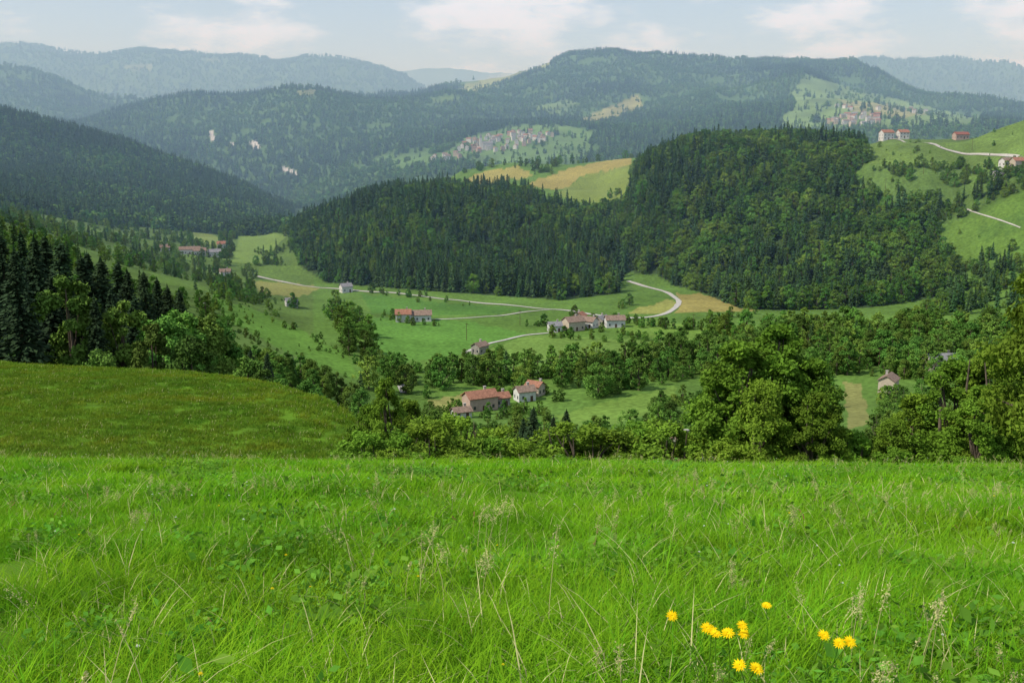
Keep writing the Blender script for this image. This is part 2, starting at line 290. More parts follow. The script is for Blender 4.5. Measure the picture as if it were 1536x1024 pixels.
def spruce(name,seed,h,rad,levels,nbr,tw,sz=.2,mt=None):
    r=np.random.default_rng(seed); n=levels*nbr
    lv=np.repeat(np.arange(levels),nbr); zf=.05+.93*(lv+r.uniform(-.4,.4,n))/levels; zf=np.clip(zf,.04,.985)
    Lb=rad*(1-zf)**.8*r.uniform(.6,1.15,n)+.02*rad; az=r.uniform(0,2*np.pi,n)
    D=np.stack([np.cos(az),np.sin(az)],1); Cs=[];As=[];Bs=[]
    for i in range(tw):
        f=(i+.6)/tw; p=np.zeros((n,3)); p[:,:2]=D*(Lb*f)[:,None]; p[:,2]=zf*h-.35*Lb*f+.12*Lb*f*f+ r.normal(size=n)*.01*h
        side=r.choice([-1,1],n)*r.uniform(.2,1,n); a=np.zeros((n,3)); a[:,0]=D[:,0]-D[:,1]*side; a[:,1]=D[:,1]+D[:,0]*side; a[:,2]=-.45+r.normal(size=n)*.15
        a=unit(a)*(sz*rad*(.45+.8*(1-zf))*r.uniform(.7,1.3,n))[:,None]
        b=np.cross(a,r.normal(size=(n,3))*.35+np.array([0,0,1]))*.5
        Cs.append(p);As.append(a);Bs.append(b)
    Cn=np.concatenate(Cs);a=np.concatenate(As);b=np.concatenate(Bs)
    v=np.stack([Cn+a,Cn+b,Cn-a*.7,Cn-b],1).reshape(-1,3); q=np.arange(len(v)).reshape(-1,4)
    tv_,tq=tube([(0,0,-1),(0,0,h*.4),(0,0,h*.97)],[h*.016,h*.011,h*.002],6)
    top=np.array([[0,0,h*1.02],[.02*h,0,h*.93],[0,.02*h,h*.93],[-.02*h,-.01*h,h*.93]]); 
    v,q,m=comb([(v,q,0),(tv_,tq,1),(top,np.array([[0,1,2,3]]),0)])
    return mesh_np(name,v,q,mats=[mt or M_spr,M_bark],mi=m)
hiT=[broad('tree_hi%d'%i,100+i,7,[2.4,2.8,2.2,2.6][i],.1,[110,140,100,125][i],24000,.085,M_leafA,16,.2,[2,3,1,2][i]) for i in range(4)]
leftT=[broad('tree_left%d'%i,150+i,12,[4.4,5.0,3.8][i],.1,[80,95,70][i],14000,.19,M_leafB,12,.23) for i in range(3)]
hiB=[broad('bush_hi%d'%i,200+i,2.6,[1.7,1.9,1.5][i],.03,[50,60,45][i],9000,.062,M_leafA,12,.26,4) for i in range(3)]
midT=[broad('tree_mid%d'%i,300+i,12,[4.6,5.2,3.6,5.6,4.2][i],.1,[45,55,40,60,30][i],3600,.31,M_leafB,8,.26) for i in range(5)]
farT=[broad('tree_far%d'%i,400+i,15,[5.2,6.][i],.1,24,260,1.4,M_leafF,2,.33) for i in range(2)]
hiS=[spruce('spruce_hi%d'%i,500+i,24,[4.6,5.2][i],46,15,8,.12,M_sprD) for i in range(2)]
midS=[spruce('spruce_mid%d'%i,520+i,22,[3.9,4.4,3.6][i],22,8,4,.28) for i in range(3)]
farS=[spruce('spruce_far%d'%i,540+i,22,[4.3,4.8][i],11,6,2,.52,M_sprF) for i in range(2)]
# ---- scatter with geometry nodes
def scatter(name,src,P,rz,scl,parent):
    me=bpy.data.meshes.new(name); me.vertices.add(len(P)); me.vertices.foreach_set('co',np.asarray(P,np.float32).ravel())
    a=me.attributes.new('rz','FLOAT','POINT'); a.data.foreach_set('value',np.asarray(rz,np.float32))
    a=me.attributes.new('sc','FLOAT','POINT'); a.data.foreach_set('value',np.asarray(scl,np.float32)); me.update()
    o=addo(name,me,parent=parent)
    g=bpy.data.node_groups.new('gn_'+name,'GeometryNodeTree'); g.interface.new_socket('Geometry',in_out='INPUT',socket_type='NodeSocketGeometry'); g.interface.new_socket('Geometry',in_out='OUTPUT',socket_type='NodeSocketGeometry')
    N=g.nodes;L=g.links; gi=N.new('NodeGroupInput');go=N.new('NodeGroupOutput'); ip=N.new('GeometryNodeInstanceOnPoints'); ob=N.new('GeometryNodeObjectInfo'); ob.inputs['Object'].default_value=src; ob.inputs['As Instance'].default_value=True
    r=N.new('GeometryNodeInputNamedAttribute'); r.data_type='FLOAT'; r.inputs['Name'].default_value='rz'
    s=N.new('GeometryNodeInputNamedAttribute'); s.data_type='FLOAT'; s.inputs['Name'].default_value='sc'
    cx=N.new('ShaderNodeCombineXYZ'); e=N.new('FunctionNodeEulerToRotation')
    L.new(r.outputs['Attribute'],cx.inputs['Z']); L.new(cx.outputs[0],e.inputs[0]); L.new(e.outputs[0],ip.inputs['Rotation']); L.new(s.outputs['Attribute'],ip.inputs['Scale'])
    L.new(gi.outputs[0],ip.inputs['Points']); L.new(ob.outputs['Geometry'],ip.inputs['Instance']); L.new(ip.outputs[0],go.inputs[0])
    m=o.modifiers.new('scatter','NODES'); m.node_group=g; return o
def scatter_multi(name,meshes,kind,P,smin,smax,spin=6.28,pw=1.):
    if len(P)<len(meshes)+1: return
    e=bpy.data.objects.new(name,None); sc.collection.objects.link(e)
    k=rng.integers(0,len(meshes),len(P)); scl=smin+(smax-smin)*rng.uniform(0,1,len(P))**pw; rz=rng.uniform(0,spin,len(P)) if spin else np.zeros(len(P))
    for i,m in enumerate(meshes):
        s=np.where(k==i)[0]
        if len(s)<2: continue
        src=addo(kind,m,P[s[0]],0,float(scl[s[0]]),parent=e)
        scatter('%s_part_%d'%(name,i+1),src,P[s[1:]],rz[s[1:]],scl[s[1:]],e)
def cand(y0,y1,dens,tmin=-.6,tmax=.6):
    area=(tmax-tmin)*(y1*y1-y0*y0)/2; n=int(area*dens); y=np.sqrt(rng.uniform(y0*y0,y1*y1,n)); x=rng.uniform(tmin,tmax,n)*y
    z=H(x,y); u,v=proj(x,y,z); return x,y,z,u,v
def sel(c,m,h=15):
    x,y,z,u,v=c; m=m&visible(x,y,z,h); return np.stack([x[m],y[m],z[m]-.2],1),u[m],v[m]
def bare(u,v):
    b=np.zeros(len(u),bool)
    for p,_ in MEADOWS_M: b|=inpoly(u,v,p)
    for p in CLIFFS: b|=inpoly(u,v,p)
    return b
c=cand(600,1180,1/26.,-.28,.6); x,y,z,u,v=c
P,uu,vv=sel(c,inpoly(u,v,FOREST_C),20)
sprf=np.where(uu<960,.5,np.where(uu<1080,.36,.14))-.75*(vn(P[:,0]/70,P[:,1]/70,51)*.6+vn(P[:,0]/28,P[:,1]/28,52)*.4-.5)*2+np.where((vv>400)&(uu<1110),.25,0)
iss=rng.uniform(size=len(P))<sprf
scatter_multi('spruce_forest',midS,'spruce_tree',P[iss],.5,1.0)
scatter_multi('mixed_woodland',midT,'woodland_tree',P[~iss],.6,1.35)
def zone(poly,y0,y1,dens,t0=-.6,t1=.6,h=12,thr=0,sd=77):
    c=cand(y0,y1,dens,t0,t1); return sel(c,inpoly(c[3],c[4],poly)&((vn(c[0]/24,c[1]/24,sd)*.6+vn(c[0]/9,c[1]/9,sd+1)*.4)>=thr),h)[0]
RS=[(1405,385),(1440,398),(1540,368),(1800,375),(1800,480),(1540,480),(1380,470),(1430,440)]
RB=[(1400,315),(1490,275),(1500,272),(1500,292),(1440,330),(1400,345)]
P1=np.concatenate([zone(RS,500,1000,1/45.,.3,.6),zone(RB,600,1150,1/40.,.3,.6)])
P2=zone(SCRUB_R,600,1150,1/38.,.3,.6,thr=.43)
P3=zone(OPEN_R,700,1150,1/300.,.3,.6,thr=.5); P3=np.concatenate([P3,zone(OPEN_R2,500,1150,1/900.,.3,.6)])
h2=rng.uniform(size=len(P1))<.4
scatter_multi('hillside_spruces',midS,'hillside_spruce',P1[h2],.4,.8)
scatter_multi('hillside_woodland',midT,'hillside_tree',np.concatenate([P1[~h2],P2]),.3,.85)
scatter_multi('hillside_bushes',midT,'hillside_bush',P3,.12,.5,pw=1.7)
BELT=[[(640,588),(652,562),(700,552),(830,556),(905,548),(960,535),(1090,520),(1190,512),(1200,556),(1030,568),(940,590),(860,612),(830,606),(790,580),(735,582),(690,580)],
 [(1030,488),(1130,500),(1250,495),(1540,490),(1700,490),(1700,570),(1540,575),(1400,575),(1330,565),(1230,562),(1190,520),(1100,508)],
 [(484,468),(510,458),(560,490),(556,512),(566,540),(540,560),(520,540),(515,500)],
 [(540,560),(600,560),(640,585),(640,600),(600,595),(545,600)],
 [(1020,590),(1250,565),(1255,650),(1100,680),(960,690),(900,680),(880,660),(960,640)],
 [(1320,600),(1540,585),(1700,600),(1700,690),(1300,690)],
 [(600,640),(680,650),(760,660),(840,660),(880,665),(900,690),(600,695),(560,650)]]
PB=[zone(BELT[0],300,560,1/32.,thr=.3),zone(BELT[1],350,640,1/28.,thr=.3),zone(BELT[2],380,640,1/45.,thr=.35),zone(BELT[3],300,450,1/40.,thr=.3),zone(BELT[4],130,420,1/50.,thr=.35),zone(BELT[5],130,380,1/55.,thr=.35),zone(BELT[6],110,300,1/45.,thr=.3)]
PV=np.concatenate(PB[:4]); iss=rng.uniform(size=len(PV))<.05
scatter_multi('valley_tree_belt',midT,'valley_tree',PV[~iss],.25,1.25,pw=1.3); scatter_multi('valley_spruces',midS,'valley_spruce',PV[iss],.3,.6)
scatter_multi('lower_slope_trees',midT,'slope_tree',np.concatenate(PB[4:]),.2,.75)
def line_pts(poly,n,jit,y0=150,y1=1500):
    o=[]
    for a,b in zip(poly[:-1],poly[1:]):
        for f in rng.uniform(0,1,n):
            p=hit(a[0]+(b[0]-a[0])*f,a[1]+(b[1]-a[1])*f,y0,y1); p[:2]+=rng.normal(size=2)*jit; o.append(p)
    o=np.array(o); o[:,2]=H(o[:,0],o[:,1])-.3; return o
HL=np.concatenate([line_pts([(800,488),(930,500),(1000,516)],16,2,400,700),line_pts([(930,485),(1010,492),(1130,505)],24,3,400,700),
  line_pts([(385,385),(440,372),(450,365)],16,6,800,1300),line_pts([(355,440),(400,445),(440,460)],12,6,400,900),line_pts([(850,480),(890,484),(930,488)],7,4,400,700),
  line_pts([(560,545),(640,560),(690,545)],16,4,300,700),line_pts([(640,452),(700,458),(640,446)],4,6,500,900),line_pts([(930,462),(950,466)],3,2,500,900),line_pts([(1030,490),(1140,470)],16,5,400,800),
  line_pts([(660,618),(760,628),(840,620)],16,4,250,500),line_pts([(735,590),(830,588)],10,3,250,500),line_pts([(560,470),(600,486),(660,488)],8,3,400,800),line_pts([(820,503),(860,508),(960,515)],9,3,400,700),line_pts([(700,530),(750,540),(830,545)],8,4,350,700)])
scatter_multi('field_hedgerow',midT,'hedgerow_tree',HL,.15,.65,pw=1.3)
HS=line_pts([(540,418),(575,442),(640,446)],5,3,500,900); scatter_multi('roadside_trees',midT,'roadside_tree',HS,.3,.6)
HS=np.array([hit(u,v,400,900) for u,v in [(862,476),(558,440),(377,445),(404,466),(440,462),(944,458)]]); scatter_multi('field_trees',midT[:2],'field_tree',HS,.6,.9)
c=cand(220,1250,1/75.,-.6,-.15); x,y,z,u,v=c
openL=np.zeros(len(u),bool)
for p,_,a,b in FIELDS[11:16]: openL|=inpoly(u,v,p)
ns=vn(x/55,y/55,61)*.6+vn(x/22,y/22,62)*.4
mL=(v>300)&(ns>np.where(v<420,.42,.47))&~openL&(u<540-(600-v)*.2)&~((u>430)&(v<430))&~((u>380)&(v<560)&(v>400)&(u>v-60))
P,uu,vv=sel(c,mL,10)
iss=rng.uniform(size=len(P))<.12
scatter_multi('slope_scrub',midT,'scrub_tree',P[~iss],.15,.85,pw=1.2); scatter_multi('slope_spruces',midS,'slope_spruce',P[iss],.35,.65)
c=cand(220,800,1/30.,-.4,-.13); ns=vn(c[0]/9,c[1]/9,63)*.6+vn(c[0]/30,c[1]/30,64)*.4; P,_,_=sel(c,inpoly(c[3],c[4],[(300,440),(400,450),(540,545),(545,590),(480,580),(300,500)])&(ns>.57),8)
scatter_multi('slope_bushes',midT,'slope_bush',P,.08,.38,pw=1.8)
P=zone([(190,470),(330,540),(480,590),(500,600),(200,640),(0,640),(0,500)],130,330,1/45.,-.6,-.12); scatter_multi('hollow_woodland',leftT,'hollow_tree',P,.5,1.0)
c=cand(1130,2150,1/48.,-.6,-.2); x,y,z,u,v=c
P,uu,vv=sel(c,(u<440)&(v<325+u*.08),18)
iss=rng.uniform(size=len(P))<(.62-1.2*(vn(P[:,0]/110,P[:,1]/110,53)-.5))
scatter_multi('left_hill_spruce_forest',farS,'hill_spruce',P[iss],.7,1.05); scatter_multi('left_hill_woodland',farT,'hill_tree',P[~iss],.6,1.)
P=np.concatenate([zone([(800,262),(840,246),(830,262)],1150,1500,1/90.),zone([(940,262),(985,240),(1010,240),(985,262)],1000,1400,1/60.)])
P=np.concatenate([P,line_pts([(790,250),(830,246)],14,12,1200,1500),line_pts([(860,245),(960,234),(985,236)],7,8,1200,1500),line_pts([(690,262),(760,246)],8,8,1200,1500),line_pts([(918,300),(935,290)],3,4,1000,1300)])
scatter_multi('ridge_trees',midT,'ridge_tree',P,.4,1.1)
c=cand(2150,5000,1/160.,-.56,.56); x,y,z,u,v=c
nb=bare(u,v); keep=(vn(x/120,y/120,72)*.6+vn(x/45,y/45,73)*.4)>.22
P,uu,vv=sel(c,(~nb&keep)|(nb&(vn(x/50,y/50,74)>.6)&(rng.uniform(size=len(u))<.22)),14)
iss=rng.uniform(size=len(P))<(.2+1.1*(vn(P[:,0]/350,P[:,1]/350,71)-.45))
scatter_multi('mountain_spruce_forest',farS,'mountain_spruce',P[iss],.8,1.1); scatter_multi('mountain_woodland',farT,'mountain_tree',P[~iss],.6,1.1)
c=cand(5000,9400,1/1000.,-.56,.56); x,y,z,u,v=c
P,uu,vv=sel(c,~bare(u,v),14)
scatter_multi('far_mountain_forest',farT,'far_tree',P,1.2,1.9)
for (u,yy,top,kind) in [(20,165,368,0),(-40,170,372,1),(75,180,405,0),(105,175,430,1),(140,168,440,0),(50,210,352,1),(0,230,347,0),(-80,200,350,0),(90,235,360,1),(120,240,378,0),(150,240,385,1),(175,250,388,0),(190,235,402,1),(215,245,402,0),(235,255,415,1),(250,250,425,0),(268,262,432,1),(165,200,430,1),(200,205,440,0),(30,250,345,0),(65,245,350,1),(-20,240,345,1),(-120,240,340,0),(130,260,375,1)]:
    a,b,cc=ray(u,top); x=a/b*yy; z=H(x,yy)[0]; hh=cc/b*yy-z; w_=random.uniform(.95,1.4)
    addo('spruce_tree',hiS[kind],(x,yy,z-.3),random.random()*6,(hh/24*w_,hh/24*w_,hh/24))
for (u,yy,top) in [(95,170,400),(180,175,440),(265,180,452),(300,185,462),(320,190,468),(240,175,470),(225,160,475),(340,195,500),(285,160,500),(370,175,530),(395,165,545),(460,150,560),(150,150,520),(420,150,560)]:
    a,b,cc=ray(u,top); x=a/b*yy; z=H(x,yy)[0]; hh=cc/b*yy-z; s=hh/12
    addo('broadleaf_tree',leftT[random.randrange(3)],(x,yy,z-.3),random.random()*6,(s*.85,s*.85,s))
for (u,yy,top) in [(400,170,525),(375,178,520)]:
    a,b,cc=ray(u,top); x=a/b*yy; z=H(x,yy)[0]; hh=cc/b*yy-z; addo('spruce_tree',hiS[0],(x,yy,z-.3),1,hh/24)
def nt(kind,u,yy,top,meshes,k,base,wid=1.,name=None):
    a,b,cc=ray(u,top); x=a/b*yy; z=H(x,yy)[0]; hh=cc/b*yy-z; s=hh/base
    addo(name or kind,meshes[k],(x,yy,z-.1),random.random()*6,(s*wid,s*wid,s))
for u,yy,top,k,w in [(1172,47,474,2,1.0),(1115,46,498,0,1.),(1220,46,525,3,.9),(1078,48,560,2,1.15),(1145,44,560,1,.95),(1225,43,580,0,.9),(1440,45,528,1,1.),(1375,46,580,0,.95),(1500,44,505,3,1.),(1560,44,470,1,1.),(1475,42,570,2,1.1),(1340,45,620,1,1.),(578,47,556,2,.66),(615,50,590,0,.75),(552,48,598,3,.75),(660,52,625,1,.9),(880,52,632,2,1.)]:
    nt('hazel_tree',u,yy,top,hiT,k,7,w)
nt('cherry_tree',1610,22,312,hiT,3,7,.78)
for u,yy,top,k,w in [(640,46,640,0,1.1),(680,48,628,1,1.1),(720,47,660,2,1.2),(545,45,650,2,1),(600,45,655,0,1),(770,48,665,0,1.2),(820,47,672,1,1.1),(870,46,640,1,1.25),(910,46,655,2,1.3),(960,48,645,0,1.1),(1000,46,640,1,1.1),(1035,47,650,2,1.1),(1275,46,655,0,1.1),(1310,46,680,1,1.),(1350,44,672,2,1.1),(1400,44,665,0,1.1),(1460,43,660,1,1.1),(1520,43,650,2,1.),(740,60,650,1,1.2),(850,65,660,0,1.2),(1240,50,640,2,1.1),(690,42,682,0,1.3),(780,42,690,2,1.3),(940,42,686,1,1.3),(1090,43,670,0,1.2),(1180,43,678,1,1.2),(1250,42,688,2,1.2),(620,42,684,2,1.3),(840,42,688,0,1.3),(1000,42,690,2,1.3),(580,42,676,1,1.1),(660,60,640,2,1.2),(940,60,640,2,1.2),(535,42,690,1,1.2),(1300,42,692,0,1.3),(1430,41,688,2,1.3),(1500,41,684,0,1.2),(735,41,694,1,1.3),(890,41,692,2,1.2)]:
    nt('hazel_bush',u,yy,top-(12 if top<670 else 8),hiB,k,2.6,w)
for u,yy,top in [(800,75,608),(850,72,612),(830,85,622),(785,90,625)]:
    nt('young_spruce',u,yy,top,hiS,0,24,1.3)
# ------------------------------------------------------------------ grass
def clump(name,seed,n,rad,h,w,mats,dryf=0.,lean=.35,slope=0.,patch=0):
    r=np.random.default_rng(seed); a=r.uniform(0,6.283,n); rr=rad*np.sqrt(r.uniform(size=n)); bx=rr*np.cos(a); by=rr*np.sin(a)
    th=r.uniform(0,6.283,n); hh=h*r.uniform(.35,1.2,n)
    if patch: hh*=.45+1.1*vn(bx/.28+seed,by/.28,5)
    ln=hh*lean*r.uniform(.2,2.,n); px=-np.sin(th);py=np.cos(th); bz=-slope*by
    vs=[]
    for f,wf in ((0,1),(.4,.9),(.75,.6),(1,.0)):
        cx=bx+np.cos(th)*ln*f*f; cy=by+np.sin(th)*ln*f*f; cz=hh*(f-.18*f*f*lean*2)-.03+bz
        if wf: vs+= [np.stack([cx-px*w*wf/2,cy-py*w*wf/2,cz],1),np.stack([cx+px*w*wf/2,cy+py*w*wf/2,cz],1)]
        else: vs.append(np.stack([cx,cy,cz],1))
    v=np.stack(vs,1).reshape(-1,3); b=(np.arange(n)*7)[:,None]
    q=np.concatenate([b+[0,1,3,2],b+[2,3,5,4]]); t=b+[4,5,6]
    dm=(r.uniform(size=n)<dryf).astype(int); return mesh_np(name,v,q,t,mats=mats,mi=np.concatenate([dm,dm,dm]))
def herb(name,seed,n,rad,h,ls):
    r=np.random.default_rng(seed); C=np.stack([r.normal(size=n)*rad*.5,r.normal(size=n)*rad*.5,r.uniform(.02,h,n)],1)
    v,q=leafq(C,np.tile([0,0,1.],(n,1)),ls,r,.6,1.2); return mesh_np(name,v,q,mats=[M_herb])
gN=[clump('grass_near%d'%i,600+i,900,.8,.23,.0062,[M_grass,M_dry],.035,.65,.26,1) for i in range(6)]
gT=[clump('grass_tall%d'%i,610+i,45,.16,.4,.007,[M_grass,M_dry],.07,.65) for i in range(3)]
gF=[clump('grass_far%d'%i,620+i,900,1.3,.19,.015,[M_grass,M_dry],.04,.6,.3,1) for i in range(6)]
gM=[clump('grass_mound%d'%i,630+i,120,.8,.26,.035,[M_grassD,M_dry],.04,.5) for i in range(3)]
hb=[herb('herb%d'%i,640+i,[70,50,36][i],[.22,.22,.3][i],.14,[.018,.026,.04][i]) for i in range(3)]
def gpts(y0,y1,dens,tf,mx,tmin=None):
    A=(y1-y0)*2*(tf*y1+mx); n=int(A*dens); y=rng.uniform(y0,y1,n); x=rng.uniform(-(tf*y1+mx),(tf*y1+mx),n); k=np.abs(x)<tf*y+mx; return x[k],y[k]
def gscatter(name,kind,ms,xy,s0,s1,spin=6.28):
    x,y=xy; P=np.stack([x,y,H(x,y)],1); scatter_multi(name,ms,kind,P,s0,s1,spin)
gscatter('meadow_grass','grass_clump',gN,gpts(1.2,13,2.2,.58,3),.7,1.25,0)
x,y=gpts(2,16,4,.58,3); k=vn(x/1.7,y/1.7,81)>.5; gscatter('tall_grass','tall_grass_clump',gT,(x[k],y[k]),.5,1.2)
x,y=gpts(1.5,26,7,.58,3); k=vn(x/1.3,y/1.3,85)>.52; gscatter('clover_patches','clover_patch',hb,(x[k],y[k]),.7,1.4)
gscatter('upper_meadow_grass','meadow_clump',gF,gpts(12,46,.9,.58,3),.65,1.2,0)
x,y=gpts(12,34,1.6,.58,3); k=vn(x/2.5,y/2.5,82)>.5; gscatter('meadow_tufts','meadow_tuft',gT,(x[k],y[k]),.6,1.2)
x,y=gpts(45,100,2.6,.6,0); u,v=proj(x,y,H(x,y)); k=(u<620); gscatter('mound_grass','mound_clump',gM,(x[k],y[k]),.5,1.1)
def stalk(name,seed,h,n,head,mt=None):
    r=np.random.default_rng(seed); parts=[]
    for i in range(n):
        bx,by=r.normal(size=2)*.12; th=r.uniform(0,6.28); ln=h*r.uniform(.1,.45); hh=h*r.uniform(.7,1.1)
        cur=lambda f:np.stack([bx+np.cos(th)*ln*f**2,by+np.sin(th)*ln*f**2,hh*(f-.1*f*f)-.02],-1)
        v,q=tube(cur(np.array([0,.35,.7,1.])),[.0026,.0023,.0018,.001],4); parts.append((v,q,0))
        m=90 if head else 34; f=r.uniform(.72 if head else .84,1.0,m); C=cur(f)+r.normal(size=(m,3))*(.016 if head else .005)*((1.25-f)*3)[:,None]
        v,q=leafq(C,np.tile([0,0,1.],(m,1)),.0085,r,.4,.2); parts.append((v,q,0))
    v,q,m=comb(parts); return mesh_np(name,v,q,mats=[mt or M_dry])
sT=[stalk('stalk%d'%i,700+i,[.62,.5,.74,.55,.45][i],[2,3,1,3,2][i],i in(0,2,3),M_red if i==4 else None) for i in range(5)]
x,y=gpts(2.4,15,3.4,.58,2); k=rng.uniform(size=len(x))<np.where(x>.1*y,.85,.45)*(.1+1.1*vn(x/2,y/2,87)); gscatter('seed_grass','seed_grass_stalk',sT,(x[k],y[k]),.45,1.05)
x,y=gpts(14,38,1.4,.58,2); k=rng.uniform(size=len(x))<vn(x/4,y/4,88)*1.2-.15; gscatter('meadow_seed_grass','meadow_seed_stalk',sT,(x[k],y[k]),.45,.85)
def flower(name,seed,pr,h,mp,np_=16):
    r=np.random.default_rng(seed); parts=[]; v,q=tube([(0,0,-.02),(.01,0,h*.5),(0,.005,h)],[.003,.0025,.0025],5); parts.append((v,q,1))
    for L,(rr,dz) in enumerate([(1,0),(.75,.005),(.45,.009)]):
        for i in range(np_):
            a=6.283*(i+.5*L)/np_+r.normal()*.06; d=np.array([np.cos(a),np.sin(a),0]); p=np.array([-np.sin(a),np.cos(a),0]); c0=np.array([0,.005,h+dz]); R=pr*rr*r.uniform(.88,1.08)
            v=np.array([c0+d*.002,c0+d*R*.55+p*R*.13+[0,0,R*.15],c0+d*R+[0,0,R*.12],c0+d*R*.55-p*R*.13+[0,0,R*.15]]); parts.append((v,np.array([[0,1,2,3]]),0))
    v,q=leafq(r.normal(size=(8,3))*[.03,.03,.01]+[0,0,.04],np.tile([0,0,1.],(8,1)),.05,r,.25); parts.append((v,q,1))
    v,q,m=comb(parts); return mesh_np(name,v,q,mats=[mp,M_herb],mi=m)
fl=[flower('flowerhead%d'%i,800+i,.036,.42,M_yel) for i in range(3)]
for i,(u,v,hh) in enumerate([(1008,929,.42),(1150,913,.45),(1060,947,.42),(1074,956,.40),(1092,955,.42),(1113,943,.43),(1116,956,.38),(1259,970,.42),(1274,968,.42),(1110,1003,.40),(1134,1008,.38),(1068,950,.41),(1236,958,.4)]):
    a,b,cc=ray(u,v-4); yy=np.linspace(1.5,12,1500); g=cc/b*yy-(H(a/b*yy,yy)+hh); k=int(np.argmax(g<0)); x_=a/b*yy[k]
    s_=random.uniform(.85,1.05); rx=random.uniform(.15,.7); ry=random.uniform(-.35,.35)
    top=Euler((rx,ry,0)).to_matrix()@Vector((0,0,.42*s_))
    o=addo('yellow_flower',fl[i%3],(x_-top.x,yy[k]-top.y,cc/b*yy[k]-top.z),0,s_); o.rotation_euler=(rx,ry,0)
wf=flower('white_flowerhead',820,.014,.3,M_whi,8); yf=flower('yellow_small_flower',821,.014,.28,M_yel,8)
gscatter('white_meadow_flowers','white_flower',[wf],gpts(4,36,.4,.58,2),.6,1.2)
gscatter('small_yellow_flowers','small_yellow_flower',[yf],gpts(4,36,.12,.58,2),.6,1.1)
# ------------------------------------------------------------------ buildings
def boxv(x0,x1,y0,y1,z0,z1):
    v=np.array([(x0,y0,z0),(x1,y0,z0),(x1,y1,z0),(x0,y1,z0),(x0,y0,z1),(x1,y0,z1),(x1,y1,z1),(x0,y1,z1)],float)
    return v,np.array([(0,3,2,1),(4,5,6,7),(0,1,5,4),(1,2,6,5),(2,3,7,6),(3,0,4,7)]),0
def house(name,loc,L,W,Hh,rz,wm,rm_):
    e=bpy.data.objects.new(name,None); sc.collection.objects.link(e); e.location=loc; e.rotation_euler=(0,0,rz)
    rise=W*.3; a,b=L/2,W/2
    v=[(-a,-b,-2.5),(a,-b,-2.5),(a,b,-2.5),(-a,b,-2.5),(-a,-b,Hh),(a,-b,Hh),(a,b,Hh),(-a,b,Hh),(-a,0,Hh+rise),(a,0,Hh+rise)]
    addo('walls',mesh_np('walls',v,[(0,1,5,4),(2,3,7,6),(0,3,2,1)],[(1,2,6),(1,6,5),(5,6,9),(3,0,4),(3,4,7),(7,4,8)],mats=[wm]),parent=e)
    o=.5;sl=rise/b; ez=Hh-o*sl+.06; th=.22; P=[]
    for s in (-1,1):
        vv=np.array([(-a-o,s*(b+o),ez),(a+o,s*(b+o),ez),(a+o,0,Hh+rise+.06),(-a-o,0,Hh+rise+.06)],float); v2=vv+[0,0,th]
        P.append((np.concatenate([vv,v2]),np.array([(0,1,2,3),(4,5,6,7),(0,1,5,4),(1,2,6,5),(2,3,7,6),(3,0,4,7)]),0))
    v,q,_=comb(P); addo('roof',mesh_np('roof',v,q,mats=[rm_]),parent=e)
    P=[]; fl_=max(1,int(Hh/2.7)); nw=max(2,int(L/3.2))
    for k in range(fl_):
        z0=1.0+k*2.7
        for i in range(nw):
            cx=-a+L*(i+.5)/nw
            if k==0 and i==nw//2: P2=boxv(cx-.55,cx+.55,-b-.05,-b+.02,0,2.1)
            else: P.append(boxv(cx-.45,cx+.45,-b-.04,-b+.02,z0,z0+1.2))
            P.append(boxv(cx-.45,cx+.45,b-.02,b+.04,z0,z0+1.2))
        for i in range(2):
            cy=-b+W*(i+.5)/2
            P.append(boxv(-a-.04,-a+.02,cy-.45,cy+.45,z0,z0+1.2)); P.append(boxv(a-.02,a+.04,cy-.45,cy+.45,z0,z0+1.2))
    v,q,_=comb(P); addo('windows',mesh_np('windows',v,q,mats=[M_glass]),parent=e)
    addo('door',mesh_np('door',P2[0],P2[1],mats=[M_wood]),parent=e)
    ch=boxv(a*.4,a*.4+.8,b*.3,b*.3+.8,Hh,Hh+rise+.9); cpv=boxv(a*.4-.12,a*.4+.92,b*.3-.12,b*.3+.92,Hh+rise+.9,Hh+rise+1.05)
    v,q,_=comb([ch,cpv]); addo('chimney',mesh_np('chimney',v,q,mats=[M_conc]),parent=e)
    return e
def hs(name,u,v,L,W,Hh,rz,w,r,y0=200,y1=1400):
    p=hit(u,v,y0,y1); L*=.88;W*=.85;Hh*=.85; house(name,(p[0],p[1],p[2]+.1),L,W,Hh,rz,M_walls[w],M_roofs[r])
hs('farmhouse',605,482,10,9,5.5,.1,0,0); hs('barn',630,481,15,9,4.5,.1,0,3)
hs('farmhouse',860,495,12,9,6,.5,1,3); hs('village_house',832,497,8,7,4,.2,0,2); hs('village_house',884,491,9,8,4.5,-.6,0,3); hs('farmhouse',922,490,12,8,5,.1,0,3); hs('barn',903,487,9,7,4,.9,2,2); hs('village_house',870,484,8,7,5,1.2,3,0)
hs('stone_cottage',720,530,8,6,4.5,.9,2,3)
hs('red_roof_barn',720,614,13,8,6,.5,3,0); hs('lean_to_shed',692,626,7,5,2.8,.4,0,3); hs('stone_cottage',750,608,7,6,4,.4,2,0); hs('white_house',787,600,8,6.5,4.6,.4,0,3); hs('farmhouse',803,592,7,6,4.5,-.6,1,0)
hs('white_house',519,438,9,8,5,.5,0,2); hs('white_house',437,460,8,7,4.5,.4,0,2,300,1200); hs('white_house',338,417,9,8,6,.4,0,3,300,1300)
for u,v,L,r in [(285,381,20,3),(300,383,12,3),(322,385,12,2),(333,372,10,0),(248,378,9,3)]: hs('farmhouse',u,v,L,9,5,.3,0,r,500,1500)
